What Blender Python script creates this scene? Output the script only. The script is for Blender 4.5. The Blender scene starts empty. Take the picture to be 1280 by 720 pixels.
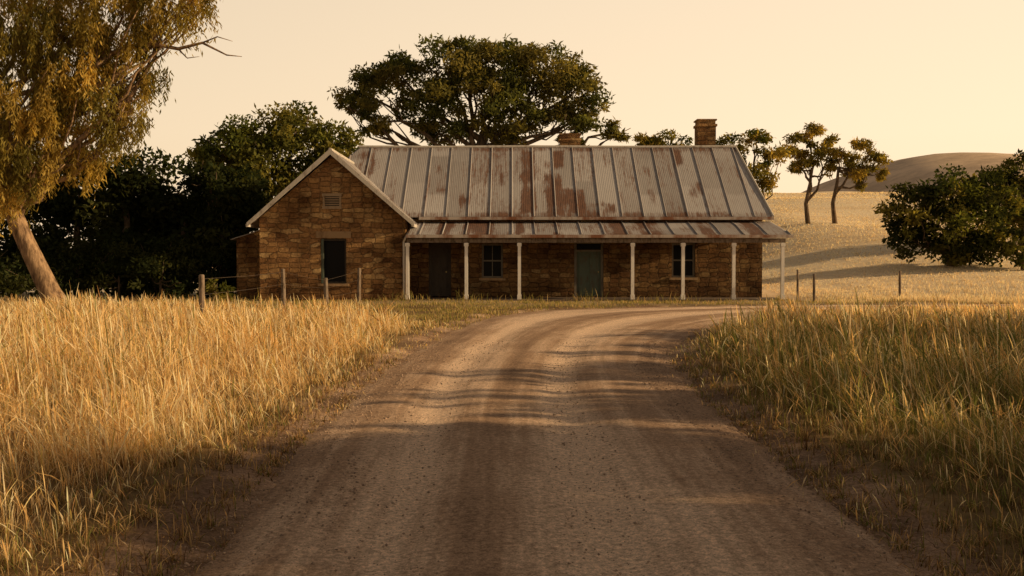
import bpy, math, random
import numpy as np
from mathutils import Vector, Matrix
rng=np.random.default_rng(7); random.seed(7)
scene=bpy.context.scene
col=scene.collection
scene.view_settings.view_transform='Standard'
try: scene.view_settings.look='None'
except Exception: pass
scene.view_settings.exposure=0

# ---------------------------------------------------------------- noise
_perm=rng.random((256,256))
def vnoise(x,y):
    x=np.asarray(x,float);y=np.asarray(y,float)
    xi=np.floor(x).astype(int);yi=np.floor(y).astype(int)
    fx=x-xi;fy=y-yi
    fx=fx*fx*(3-2*fx);fy=fy*fy*(3-2*fy)
    a=_perm[xi%256,yi%256];b=_perm[(xi+1)%256,yi%256]
    c=_perm[xi%256,(yi+1)%256];d=_perm[(xi+1)%256,(yi+1)%256]
    return (a*(1-fx)+b*fx)*(1-fy)+(c*(1-fx)+d*fx)*fy
def sstep(a,b,x):
    t=np.clip((np.asarray(x,float)-a)/(b-a),0,1); return t*t*(3-2*t)

# ---------------------------------------------------------------- road edges
ROWL=[(-1.75,-6),(-1.65,5),(-1.75,8),(-1.85,12),(-1.75,16),(-1.5,20),(-1.2,24),(-0.6,28),(1,31.6),(5,34.0),(12,35.4),(25,36.4),(60,37.2)]
ROWR=[(2.1,-6),(2.05,5),(2.1,8),(2.2,12),(2.55,16),(3.2,19.5),(4.3,22.5),(6,25.5),(8.5,28),(12,30.3),(18,32.0),(28,33.2),(60,34)]
LX=np.array([p[0] for p in ROWL]);LY=np.array([p[1] for p in ROWL])
RX=np.array([p[0] for p in ROWR]);RY=np.array([p[1] for p in ROWR])
def Lf(y): return np.where(np.asarray(y)>37.2,1e3,np.interp(y,LY,LX))
def Rf(y): return np.where(np.asarray(y)>34,1e3,np.interp(y,RY,RX))
def inside_road(x,y):
    a=np.minimum(x-Lf(y),Rf(y)-x)
    return np.where(np.asarray(y)>37.2,-5,a)

def terrain(x,y):
    x=np.asarray(x,float);y=np.asarray(y,float)
    s=sstep(5,24,x)
    a=0.118*np.clip(y-39,0,None)
    a=np.where(y>122,0.118*83+0.118*18*(1-np.exp(-np.clip(y-122,0,None)/18)),a)
    a=a-0.03*np.clip(y-150,0,200)
    a=np.clip(a,0,None)
    a=a*(1-0.22*sstep(45,95,x))
    h=a*s
    h+=s*sstep(45,70,y)*(vnoise(x*0.06,y*0.06+9)-0.5)*1.2
    far=np.exp(-((y-430)/150.)**2)*(42.0+3*(vnoise(x*0.014+3,0*y)-0.5)+2*(vnoise(x*0.04,y*0.03)-.5))*sstep(60,175,x)*(1-0.10*sstep(190,260,x))
    h=h+far
    ins=inside_road(x,y)
    out=1-sstep(-0.7,0.35,ins)
    bump=(vnoise(x*0.7,y*0.7)-0.4)*0.12*out+0.03*out
    rough=(vnoise(x*5,y*5)-.5)*0.03*sstep(-1.5,0.1,ins)
    near=1-sstep(60,90,y)
    return h+(bump+rough)*near-0.05*(1-out)*near

# ---------------------------------------------------------------- mesh helpers
def raw_mesh(name,verts,faces,cols=None,smooth=False,mats=None):
    verts=np.asarray(verts,np.float32);faces=np.asarray(faces,np.int32)
    me=bpy.data.meshes.new(name)
    me.vertices.add(len(verts)); me.vertices.foreach_set("co",verts.ravel())
    k=faces.shape[1]
    me.loops.add(faces.size); me.loops.foreach_set("vertex_index",faces.ravel())
    me.polygons.add(len(faces)); me.polygons.foreach_set("loop_start",np.arange(len(faces),dtype=np.int32)*k)
    me.update(calc_edges=True)
    if cols is not None:
        at=me.color_attributes.new("Col",'FLOAT_COLOR','POINT')
        c=np.ones((len(verts),4),np.float32); c[:,:3]=cols
        at.data.foreach_set("color",c.ravel())
    if smooth: me.polygons.foreach_set("use_smooth",np.ones(len(faces),bool))
    for m in (mats or []): me.materials.append(m)
    return me
def link(name,me,parent=None,ploc=None,loc=None):
    o=bpy.data.objects.new(name,me); col.objects.link(o)
    if loc is not None: o.location=loc
    if parent is not None:
        o.parent=parent
        o.matrix_parent_inverse=Matrix.Translation(Vector(ploc)).inverted()
    return o
def empty(name,loc,label,cat,group=None):
    o=bpy.data.objects.new(name,None); o.location=loc; o.empty_display_size=0.3
    col.objects.link(o); o["label"]=label; o["category"]=cat
    if group: o["group"]=group
    return o

class MB:
    def __init__(s): s.v=[];s.f=[];s.c=[]
    def box(s,x0,x1,y0,y1,z0,z1):
        n=len(s.v)
        s.v+=[(x0,y0,z0),(x1,y0,z0),(x1,y1,z0),(x0,y1,z0),(x0,y0,z1),(x1,y0,z1),(x1,y1,z1),(x0,y1,z1)]
        s.f+=[(n,n+3,n+2,n+1),(n+4,n+5,n+6,n+7),(n,n+1,n+5,n+4),(n+1,n+2,n+6,n+5),(n+2,n+3,n+7,n+6),(n+3,n,n+4,n+7)]
    def prism(s,pts,off):
        n=len(s.v);k=len(pts);off=Vector(off)
        s.v+=[tuple(p) for p in pts]+[tuple(Vector(p)+off) for p in pts]
        s.f+=[tuple(range(n,n+k)),tuple(range(n+2*k-1,n+k-1,-1))]
        for i in range(k):
            j=(i+1)%k; s.f.append((n+i,n+k+i,n+k+j,n+j))
    def tube(s,pts,rad,sides=8):
        n=len(s.v);pts=[Vector(p) for p in pts]
        for i,p in enumerate(pts):
            d=(pts[min(i+1,len(pts)-1)]-pts[max(i-1,0)]).normalized()
            a=d.orthogonal().normalized() if i==0 else (a-d*a.dot(d)).normalized()
            b=d.cross(a)
            for k in range(sides):
                t=2*math.pi*k/sides
                s.v.append(tuple(p+(a*math.cos(t)+b*math.sin(t))*rad[i]))
        for i in range(len(pts)-1):
            for k in range(sides):
                k2=(k+1)%sides
                s.f.append((n+i*sides+k,n+i*sides+k2,n+(i+1)*sides+k2,n+(i+1)*sides+k))
        s.f.append(tuple(range(n+sides-1,n-1,-1)))
        m=n+(len(pts)-1)*sides
        s.f.append(tuple(range(m,m+sides)))
    def mesh(s,name,mat,smooth=False,bevel=0):
        me=bpy.data.meshes.new(name); me.from_pydata(s.v,[],s.f); me.update()
        if mat: me.materials.append(mat)
        if smooth: me.polygons.foreach_set("use_smooth",np.ones(len(me.polygons),bool))
        return me

# ---------------------------------------------------------------- materials
def newmat(name):
    m=bpy.data.materials.new(name); m.use_nodes=True
    nt=m.node_tree; nt.nodes.clear()
    out=nt.nodes.new('ShaderNodeOutputMaterial')
    return m,nt,out
def ramp(nt,fac,stops):
    r=nt.nodes.new('ShaderNodeValToRGB')
    el=r.color_ramp.elements
    while len(el)<len(stops): el.new(0.5)
    for e,(p,c) in zip(el,stops):
        e.position=p; e.color=(*c,1) if len(c)==3 else c
    nt.links.new(fac,r.inputs[0]); return r
def noise(nt,vec,scale,detail=4,rough=0.6):
    n=nt.nodes.new('ShaderNodeTexNoise'); n.inputs['Scale'].default_value=scale
    n.inputs['Detail'].default_value=detail; n.inputs['Roughness'].default_value=rough
    if vec is not None: nt.links.new(vec,n.inputs['Vector'])
    return n
def mixc(nt,mode,fac,a,b):
    m=nt.nodes.new('ShaderNodeMix'); m.data_type='RGBA'; m.blend_type=mode
    for s,i in ((fac,0),(a,6),(b,7)):
        if hasattr(s,'links'): nt.links.new(s,m.inputs[i])
        elif isinstance(s,(int,float)): m.inputs[i].default_value=s
        else: m.inputs[i].default_value=(*s,1)
    return m.outputs[2]
def math_(nt,op,a,b=None,clamp=False):
    m=nt.nodes.new('ShaderNodeMath'); m.operation=op; m.use_clamp=clamp
    for s,i in ((a,0),(b,1)):
        if s is None: continue
        if hasattr(s,'links'): nt.links.new(s,m.inputs[i])
        else: m.inputs[i].default_value=s
    return m.outputs[0]
def mapping(nt,src,scale=(1,1,1),rot=(0,0,0)):
    m=nt.nodes.new('ShaderNodeMapping'); m.inputs['Scale'].default_value=scale; m.inputs['Rotation'].default_value=rot
    nt.links.new(src,m.inputs[0]); return m.outputs[0]
def bump(nt,h,strength,dist):
    b=nt.nodes.new('ShaderNodeBump'); b.inputs['Strength'].default_value=strength; b.inputs['Distance'].default_value=dist
    nt.links.new(h,b.inputs['Height']); return b.outputs[0]
def bsdf(nt,out,colr,rough=0.8,nrm=None,metal=0,spec=0.3):
    p=nt.nodes.new('ShaderNodeBsdfPrincipled')
    if hasattr(colr,'links'): nt.links.new(colr,p.inputs['Base Color'])
    else: p.inputs['Base Color'].default_value=(*colr,1)
    if hasattr(rough,'links'): nt.links.new(rough,p.inputs['Roughness'])
    else: p.inputs['Roughness'].default_value=rough
    p.inputs['Metallic'].default_value=metal
    p.inputs['Specular IOR Level'].default_value=spec
    if nrm is not None: nt.links.new(nrm,p.inputs['Normal'])
    nt.links.new(p.outputs[0],out.inputs[0]); return p

def mat_leaf(name,trans=0.4,boost=(1.5,1.3,0.7)):
    m,nt,out=newmat(name)
    a=nt.nodes.new('ShaderNodeAttribute'); a.attribute_name="Col"
    p=nt.nodes.new('ShaderNodeBsdfDiffuse')
    nt.links.new(a.outputs['Color'],p.inputs['Color'])
    t=nt.nodes.new('ShaderNodeBsdfTranslucent')
    nt.links.new(mixc(nt,'MULTIPLY',1.0,a.outputs['Color'],boost),t.inputs[0])
    mx=nt.nodes.new('ShaderNodeMixShader'); mx.inputs[0].default_value=trans
    nt.links.new(p.outputs[0],mx.inputs[1]); nt.links.new(t.outputs[0],mx.inputs[2])
    nt.links.new(mx.outputs[0],out.inputs[0]); return m
M_LEAF=mat_leaf("leaf_foliage",0.45,(1.8,1.6,0.8))
M_GRASS=mat_leaf("grass_blades",0.5,(1.2,1.02,0.78))

def mat_bark(name,c1,c2):
    m,nt,out=newmat(name); tc=nt.nodes.new('ShaderNodeTexCoord')
    n=noise(nt,mapping(nt,tc.outputs['Object'],(3,3,0.7)),2.2,6,.65)
    r=ramp(nt,n.outputs[0],[(0.38,c1),(0.6,c2)])
    bsdf(nt,out,r.outputs[0],0.9,bump(nt,n.outputs[0],0.8,0.06)); return m
M_BARK=mat_bark("gum_bark",(0.10,0.06,0.035),(0.36,0.24,0.14))
M_BARKD=mat_bark("dark_bark",(0.05,0.035,0.022),(0.2,0.14,0.09))

def mat_stone(name,k=1.0):
    m,nt,out=newmat(name); tc=nt.nodes.new('ShaderNodeTexCoord')
    sx=nt.nodes.new('ShaderNodeSeparateXYZ'); nt.links.new(tc.outputs['Object'],sx.inputs[0])
    u=math_(nt,'ADD',sx.outputs[0],sx.outputs[1])
    cb=nt.nodes.new('ShaderNodeCombineXYZ'); nt.links.new(u,cb.inputs[0]); nt.links.new(sx.outputs[2],cb.inputs[1])
    nz=noise(nt,tc.outputs['Object'],3.0,3)
    vm=nt.nodes.new('ShaderNodeVectorMath'); vm.operation='MULTIPLY_ADD'
    nt.links.new(nz.outputs['Color'],vm.inputs[0]); vm.inputs[1].default_value=(0.08,0.05,0); nt.links.new(cb.outputs[0],vm.inputs[2])
    vs=mapping(nt,vm.outputs[0],(2.5,5.2,1))
    v=nt.nodes.new('ShaderNodeTexVoronoi'); v.voronoi_dimensions='2D'; v.inputs['Scale'].default_value=1; v.inputs['Randomness'].default_value=0.6
    v.distance='CHEBYCHEV'; nt.links.new(vs,v.inputs['Vector'])
    v2=nt.nodes.new('ShaderNodeTexVoronoi'); v2.voronoi_dimensions='2D'; v2.feature='F2'; v2.inputs['Scale'].default_value=1; v2.inputs['Randomness'].default_value=0.6
    v2.distance='CHEBYCHEV'; nt.links.new(vs,v2.inputs['Vector'])
    edge=math_(nt,'SUBTRACT',v2.outputs['Distance'],v.outputs['Distance'])
    mort=ramp(nt,edge,[(0.03,(1,1,1)),(0.14,(0,0,0))]).outputs[0]
    sc=nt.nodes.new('ShaderNodeSeparateColor'); nt.links.new(v.outputs['Color'],sc.inputs[0])
    cr=ramp(nt,sc.outputs[0],[(0.0,(0.16,0.09,0.048)),(0.25,(0.30,0.185,0.09)),(0.5,(0.40,0.265,0.13)),(0.7,(0.27,0.155,0.078)),(0.85,(0.46,0.33,0.17)),(1.0,(0.52,0.40,0.23))])
    c=mixc(nt,'MIX',math_(nt,'MULTIPLY',mort,0.6),cr.outputs[0],(0.20,0.15,0.10))
    n5=noise(nt,tc.outputs['Object'],3.1,4,.6)
    c=mixc(nt,'MIX',ramp(nt,n5.outputs[0],[(0.42,(0,0,0)),(0.65,(0.7,0.7,0.7))]).outputs[0],c,(0.27,0.17,0.09))
    n2=noise(nt,tc.outputs['Object'],0.8,6,.6)
    st=ramp(nt,n2.outputs[0],[(0.36,(0.40,0.33,0.28)),(0.58,(1.15,1.06,0.96))])
    c=mixc(nt,'MULTIPLY',0.95,c,st.outputs[0])
    n3=noise(nt,tc.outputs['Object'],11,6,.7)
    f=ramp(nt,n3.outputs[0],[(0.3,(0.5,0.5,0.5)),(0.7,(1.3,1.3,1.3))])
    c=mixc(nt,'MULTIPLY',1,c,f.outputs[0])
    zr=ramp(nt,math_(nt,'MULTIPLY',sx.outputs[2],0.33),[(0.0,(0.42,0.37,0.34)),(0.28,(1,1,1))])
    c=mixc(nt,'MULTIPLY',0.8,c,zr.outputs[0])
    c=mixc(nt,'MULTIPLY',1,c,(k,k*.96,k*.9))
    h=math_(nt,'SUBTRACT',math_(nt,'MULTIPLY',n3.outputs[0],1.0),mort)
    bsdf(nt,out,c,0.95,bump(nt,h,1.0,0.04),spec=0.1); return m
M_STONE=mat_stone("sandstone_rubble",1.0)
M_STONE_SHADE=mat_stone("shade_darkened_sandstone",0.6)  # same stone, veranda shade painted in as a darker colour

def mat_roof():
    m,nt,out=newmat("rusty_corrugated_iron"); tc=nt.nodes.new('ShaderNodeTexCoord')
    a=nt.nodes.new('ShaderNodeAttribute'); a.attribute_name="Col"
    s=nt.nodes.new('ShaderNodeSeparateColor'); nt.links.new(a.outputs['Color'],s.inputs[0])
    n=noise(nt,mapping(nt,tc.outputs['Object'],(8,0.5,0.5)),1.1,7,.72)
    n2=noise(nt,mapping(nt,tc.outputs['Object'],(2.0,0.6,0.6)),4.5,6,.75)
    tone=math_(nt,'ADD',math_(nt,'MULTIPLY',s.outputs[1],0.55),math_(nt,'MULTIPLY',n.outputs[0],0.6))
    base=ramp(nt,tone,[(0.25,(0.21,0.19,0.183)),(0.55,(0.35,0.325,0.318)),(0.9,(0.50,0.475,0.47))])
    rf=math_(nt,'ADD',math_(nt,'SUBTRACT',math_(nt,'MULTIPLY',s.outputs[0],3.4),1.12),math_(nt,'MULTIPLY',math_(nt,'SUBTRACT',n2.outputs[0],0.5),2.6))
    rf=math_(nt,'ADD',rf,math_(nt,'MULTIPLY',math_(nt,'SUBTRACT',n.outputs[0],0.5),4.2),True)
    rust=ramp(nt,n2.outputs[0],[(0.3,(0.065,0.03,0.018)),(0.55,(0.15,0.066,0.034)),(0.8,(0.26,0.125,0.065))])
    c=mixc(nt,'MIX',math_(nt,'MULTIPLY',rf,0.92),base.outputs[0],rust.outputs[0])
    w=nt.nodes.new('ShaderNodeTexWave'); w.inputs['Scale'].default_value=4.2; w.bands_direction='X'; w.inputs['Distortion'].default_value=0
    nt.links.new(tc.outputs['Object'],w.inputs[0])
    c=mixc(nt,'MULTIPLY',0.18,c,ramp(nt,w.outputs[1],[(0,(0.6,0.6,0.6)),(1,(1.1,1.1,1.1))]).outputs[0])
    bsdf(nt,out,c,0.7,bump(nt,w.outputs[1],0.25,0.015),metal=0.0,spec=0.35); return m
M_ROOF=mat_roof()

def mat_paint(name,c,worn,amount=0.5,rough=0.7,scale=6):
    m,nt,out=newmat(name); tc=nt.nodes.new('ShaderNodeTexCoord')
    n=noise(nt,mapping(nt,tc.outputs['Object'],(1,1,0.35)),scale,7,.7)
    r=ramp(nt,n.outputs[0],[(amount-0.12,worn),(amount+0.05,c)])
    bsdf(nt,out,r.outputs[0],rough,bump(nt,n.outputs[0],0.4,0.01)); return m
M_WHITE=mat_paint("weathered_white_paint",(0.80,0.76,0.70),(0.42,0.35,0.28),0.36)
M_BARGE=mat_paint("weathered_grey_paint",(0.52,0.48,0.43),(0.26,0.215,0.18),0.43)
M_RGUT=mat_paint("rusty_gutter",(0.46,0.40,0.35),(0.22,0.095,0.05),0.52,0.7,1.6)
M_GREEN=mat_paint("faded_green_paint",(0.085,0.11,0.085),(0.08,0.06,0.045),0.46)
M_FRAME=mat_paint("weathered_window_frame",(0.17,0.15,0.12),(0.10,0.075,0.055),0.45)
M_DARKW=mat_paint("dark_old_timber",(0.055,0.043,0.032),(0.035,0.026,0.02),0.45)
M_WOOD=mat_paint("grey_weathered_wood",(0.22,0.17,0.13),(0.09,0.065,0.045),0.5,0.9,12)
M_FLOOR=mat_paint("old_veranda_boards",(0.16,0.12,0.09),(0.08,0.055,0.04),0.5,0.9,4)
M_LINT=mat_paint("lintel_sandstone",(0.32,0.215,0.12),(0.16,0.095,0.05),0.48,0.9,3)
M_LINT_SHADE=mat_paint("shade_darkened_lintel",(0.17,0.11,0.06),(0.10,0.06,0.035),0.48,0.9,3)  # lintel copy with the veranda shade put into its colour
m,nt,out=newmat("dark_window_glass"); bsdf(nt,out,(0.006,0.006,0.006),0.4,spec=0.1); M_GLASS=m
m,nt,out=newmat("fence_wire_metal"); bsdf(nt,out,(0.2,0.16,0.13),0.5,metal=0.6); M_WIRE=m
m,nt,out=newmat("dull_brass"); bsdf(nt,out,(0.3,0.22,0.1),0.4,metal=0.8); M_BRASS=m

def gravel_col(nt,o,t):
    g=noise(nt,o,26,6,.8); g2=noise(nt,o,85,3,.7)
    c=ramp(nt,t,[(0.37,(0.22,0.14,0.09)),(0.5,(0.45,0.30,0.20)),(0.62,(0.80,0.59,0.43))]).outputs[0]
    c=mixc(nt,'MULTIPLY',1,c,ramp(nt,g.outputs[0],[(0.32,(0.42,0.40,0.38)),(0.66,(1.45,1.45,1.45))]).outputs[0])
    c=mixc(nt,'MULTIPLY',.7,c,ramp(nt,g2.outputs[0],[(0.3,(0.5,0.5,0.5)),(0.7,(1.45,1.45,1.45))]).outputs[0])
    return c,math_(nt,'ADD',g.outputs[0],math_(nt,'MULTIPLY',g2.outputs[0],0.4))

def mat_ground():
    m,nt,out=newmat("dry_paddock_ground"); tc=nt.nodes.new('ShaderNodeTexCoord')
    o=tc.outputs['Object']
    s=nt.nodes.new('ShaderNodeSeparateXYZ'); nt.links.new(o,s.inputs[0])
    a=nt.nodes.new('ShaderNodeAttribute'); a.attribute_name="Col"
    sa=nt.nodes.new('ShaderNodeSeparateColor'); nt.links.new(a.outputs['Color'],sa.inputs[0])
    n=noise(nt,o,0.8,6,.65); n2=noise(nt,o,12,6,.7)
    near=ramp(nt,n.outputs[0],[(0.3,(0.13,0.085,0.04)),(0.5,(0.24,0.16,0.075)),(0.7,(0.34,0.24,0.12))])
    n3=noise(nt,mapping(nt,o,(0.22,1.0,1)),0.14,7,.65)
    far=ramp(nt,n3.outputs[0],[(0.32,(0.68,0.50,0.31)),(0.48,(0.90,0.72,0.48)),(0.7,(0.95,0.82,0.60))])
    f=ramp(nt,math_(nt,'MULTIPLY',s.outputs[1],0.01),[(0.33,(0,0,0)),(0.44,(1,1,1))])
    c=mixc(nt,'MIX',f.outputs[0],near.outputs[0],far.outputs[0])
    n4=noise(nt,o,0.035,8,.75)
    fh=ramp(nt,n4.outputs[0],[(0.40,(0.60,0.45,0.32)),(0.56,(0.90,0.68,0.48))])  # far hill: distance haze painted in as a paler ground colour
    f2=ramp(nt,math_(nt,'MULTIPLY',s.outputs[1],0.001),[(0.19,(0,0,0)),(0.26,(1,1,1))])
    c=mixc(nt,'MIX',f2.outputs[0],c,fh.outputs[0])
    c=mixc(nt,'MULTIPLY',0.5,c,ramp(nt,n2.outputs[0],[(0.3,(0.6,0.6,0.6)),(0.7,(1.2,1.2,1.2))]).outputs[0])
    gc,gh=gravel_col(nt,o,math_(nt,'MULTIPLY',n.outputs[0],0.85))
    rm=math_(nt,'ADD',math_(nt,'SUBTRACT',math_(nt,'MULTIPLY',sa.outputs[0],2.6),0.8),math_(nt,'MULTIPLY',math_(nt,'SUBTRACT',n2.outputs[0],0.5),2.2),True)
    c=mixc(nt,'MIX',rm,c,gc)
    bsdf(nt,out,c,0.95,bump(nt,math_(nt,'ADD',n2.outputs[0],gh),0.6,0.03),spec=0.1); return m
M_GROUND=mat_ground()

def mat_road():
    m,nt,out=newmat("gravel_track"); tc=nt.nodes.new('ShaderNodeTexCoord')
    o=tc.outputs['Object']; uv=tc.outputs['UV']
    st=noise(nt,mapping(nt,uv,(6,0.07,1)),1.0,4,.6)
    st2=noise(nt,mapping(nt,uv,(18,0.13,1)),1.0,4,.65)
    n=noise(nt,o,0.9,7,.65)
    su=nt.nodes.new('ShaderNodeSeparateXYZ'); nt.links.new(uv,su.inputs[0])
    rut=ramp(nt,su.outputs[0],[(0.0,(0.25,)*3),(0.2,(0.5,)*3),(0.28,(0.95,)*3),(0.36,(0.45,)*3),(0.44,(0.3,)*3),(0.52,(0.55,)*3),(0.58,(1.0,)*3),(0.67,(0.55,)*3),(0.8,(0.4,)*3),(1.0,(0.2,)*3)])
    t=math_(nt,'MULTIPLY',st.outputs[0],0.30)
    t=math_(nt,'ADD',t,math_(nt,'MULTIPLY',rut.outputs[0],0.26))
    t=math_(nt,'ADD',t,math_(nt,'MULTIPLY',st2.outputs[0],0.34))
    t=math_(nt,'ADD',t,math_(nt,'MULTIPLY',n.outputs[0],0.18))
    c,gh=gravel_col(nt,o,t)
    h=math_(nt,'ADD',gh,math_(nt,'MULTIPLY',st2.outputs[0],0.8))
    bsdf(nt,out,c,0.95,bump(nt,h,0.7,0.025),spec=0.12); return m
M_ROAD=mat_road()

# ---------------------------------------------------------------- terrain
nx,ny=360,340
sx=1.5*np.sinh(np.linspace(-7.2,7.2,nx)); ty=10+12*np.sinh(np.linspace(-2.1,5.6,ny))
X,Y=np.meshgrid(sx,ty); Z=terrain(X,Y)
V=np.stack([X,Y,Z],-1).reshape(-1,3)
i=np.arange(ny-1)[:,None]*nx+np.arange(nx-1)[None,:]; i=i.ravel()
F=np.stack([i,i+1,i+nx+1,i+nx],-1)
pr=sstep(-1.1,0.0,inside_road(X,Y)).reshape(-1)
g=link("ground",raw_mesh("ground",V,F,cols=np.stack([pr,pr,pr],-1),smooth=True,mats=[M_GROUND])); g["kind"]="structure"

# road
tt=np.linspace(0,len(ROWL)-1,420)
def cr(P,t):
    P=np.asarray(P,float);i=np.clip(np.floor(t).astype(int),0,len(P)-2);f=(t-i)[:,None]
    p0=P[np.clip(i-1,0,None)];p1=P[i];p2=P[i+1];p3=P[np.clip(i+2,None,len(P)-1)]
    return 0.5*((2*p1)+(-p0+p2)*f+(2*p0-5*p1+4*p2-p3)*f**2+(-p0+3*p1-3*p2+p3)*f**3)
A=cr(ROWL,tt);B=cr(ROWR,tt)
nu=61; u=np.linspace(0,1,nu)
dd=np.cumsum(np.r_[0,np.linalg.norm(np.diff((A+B)/2,axis=0),axis=1)])
uu_=-0.08+1.16*u
P=A[:,None,:]*(1-uu_)[None,:,None]+B[:,None,:]*uu_[None,:,None]
edge=np.abs(u-0.5)*2
rutz=-0.035*np.exp(-((u-.29)/.06)**2)-0.035*np.exp(-((u-.59)/.06)**2)
zz=0.03*(1-edge**4)[None,:]-0.075*(edge**6)[None,:]+rutz[None,:]+(vnoise(P[...,0]*2.2,P[...,1]*1.2)-.5)*0.018+(vnoise(P[...,0]*7,P[...,1]*5)-.5)*0.022*(edge**2)[None,:]
Vr=np.concatenate([P,zz[...,None]],-1).reshape(-1,3)
k=len(tt);i=(np.arange(k-1)[:,None]*nu+np.arange(nu-1)[None,:]).ravel()
Fr=np.stack([i,i+1,i+nu+1,i+nu],-1)
me=raw_mesh("dirt_road",Vr,Fr,smooth=True,mats=[M_ROAD])
uvl=me.uv_layers.new(name="UVMap")
UVv=np.stack([np.broadcast_to(u[None,:],(k,nu)),np.broadcast_to(dd[:,None],(k,nu))],-1).reshape(-1,2)
uvl.data.foreach_set("uv",UVv[Fr.ravel()].astype(np.float32).ravel())
r=link("dirt_road",me); r["kind"]="structure"

def octs(c,s):
    n=len(c); d=np.array([(1,0,0),(0,1,0),(-1,0,0),(0,-1,0),(0,0,1),(0,0,-1)],float)
    sc=s[:,None,None]*(0.6+0.8*rng.random((n,6,1)))
    ang=rng.random(n)*6.28; ca,sa=np.cos(ang),np.sin(ang)
    D=d[None]*sc; D[...,2]*=0.6
    x=D[...,0]*ca[:,None]-D[...,1]*sa[:,None]; y=D[...,0]*sa[:,None]+D[...,1]*ca[:,None]
    V=np.stack([x,y,D[...,2]],-1)+c[:,None,:]
    f=np.array([(0,1,4),(1,2,4),(2,3,4),(3,0,4),(1,0,5),(2,1,5),(3,2,5),(0,3,5)])
    F=(np.arange(n)[:,None,None]*6+f[None]).reshape(-1,3)
    return V.reshape(-1,3),F
n=14000
py=3.5+rng.random(n)**1.6*16; uu=rng.random(n); uu=np.where(rng.random(n)<0.5,np.where(rng.random(n)<.5,rng.random(n)*0.25-.08,1.08-rng.random(n)*.25),uu)
px=Lf(py)*(1-uu)+Rf(py)*uu
s=0.003+0.009*rng.random(n)**3+0.0003*py
V,F=octs(np.stack([px,py,np.full(n,0.018)],-1),s)
cc=np.repeat((0.16+0.26*rng.random((n,1)))*np.array([[1.15,0.84,0.62]]),6,0)
m,nt,out=newmat("pebble_stone"); a=nt.nodes.new('ShaderNodeAttribute'); a.attribute_name="Col"; bsdf(nt,out,a.outputs['Color'],0.9,spec=.2)
o=link("gravel",raw_mesh("gravel",V,F,cols=cc,mats=[m])); o["kind"]="stuff"

# ---------------------------------------------------------------- grass
def blades(x,y,z,h,w,colr,lean=0.35,wprof=(1,0.85,0.55,0.06),bias=(0,0)):
    n=len(x); t=np.array([0,0.42,0.76,1.0])
    az=rng.random(n)*2*np.pi; sa=rng.random(n)*2*np.pi
    l=lean*rng.random(n)**1.3
    wp=np.asarray(wprof,float)
    if wp.ndim==1: wp=np.broadcast_to(wp,(n,4))
    cx=x[:,None]+(np.cos(az)[:,None]*l[:,None]+bias[0])*h[:,None]*t**1.8
    cy=y[:,None]+(np.sin(az)[:,None]*l[:,None]+bias[1])*h[:,None]*t**1.8
    cz=z[:,None]+h[:,None]*t*(1-0.35*l[:,None]*t)
    sxx=np.cos(sa)[:,None]*w[:,None]*wp*0.5; syy=np.sin(sa)[:,None]*w[:,None]*wp*0.5
    L=np.stack([cx-sxx,cy-syy,cz],-1);R=np.stack([cx+sxx,cy+syy,cz],-1)
    V=np.stack([L,R],2).reshape(-1,3)
    b=np.arange(n)[:,None]*8
    f=np.array([(0,1,3,2),(2,3,5,4),(4,5,7,6)])
    F=(b[:,:,None]+f[None]).reshape(-1,4)
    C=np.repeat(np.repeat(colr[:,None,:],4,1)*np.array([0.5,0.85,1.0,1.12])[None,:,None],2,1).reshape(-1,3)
    return V,F,C
def pal(n,cols,wts,jit=0.2):
    cols=np.array(cols); k=rng.choice(len(cols),n,p=np.array(wts)/sum(wts))
    return np.clip(cols[k]*(1-jit+2*jit*rng.random((n,1))),0,0.97)
DRY=[(0.92,0.68,0.34),(0.97,0.83,0.55),(0.78,0.52,0.22),(0.46,0.37,0.12),(0.34,0.20,0.09)]
GRN=[(0.18,0.215,0.062),(0.27,0.28,0.088),(0.42,0.37,0.14),(0.66,0.52,0.25),(0.11,0.135,0.042)]
def smp(side,n,d0,d1):
    Yy=d0+(d1-d0)*rng.random(n)
    if side=='L':
        a=Lf(Yy)+0.15; b=-0.56*Yy-1.5; xx=a+(b-a)*rng.random(n)
    else:
        a=np.minimum(Rf(Yy),0.6*Yy)-0.15; b=0.58*Yy+1.5; xx=a+(b-a)*rng.random(n)
    k=rng.random(n)<0.65
    sz=0.34
    gx=np.floor(xx/sz);gy=np.floor(Yy/sz)
    hx=_perm[gx.astype(int)%256,gy.astype(int)%256];hy=_perm[(gy.astype(int)+91)%256,(gx.astype(int)+37)%256]
    tx=(gx+0.15+0.7*hx)*sz;tyy=(gy+0.15+.7*hy)*sz
    f=np.where(k,0.8*rng.random(n)**0.5,0)
    return xx+(tx-xx)*f,Yy+(tyy-Yy)*f
def add_grass(name,parts):
    V=[];F=[];C=[];o=0
    for v,f,c in parts:
        V.append(v);F.append(f+o);C.append(c);o+=len(v)
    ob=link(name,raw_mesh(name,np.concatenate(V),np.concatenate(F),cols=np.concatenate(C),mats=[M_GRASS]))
    ob["kind"]="stuff"
def ylim(x): return np.clip(23.0+np.clip(-2.2-x,0,20)*0.9,0,33.5)
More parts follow.
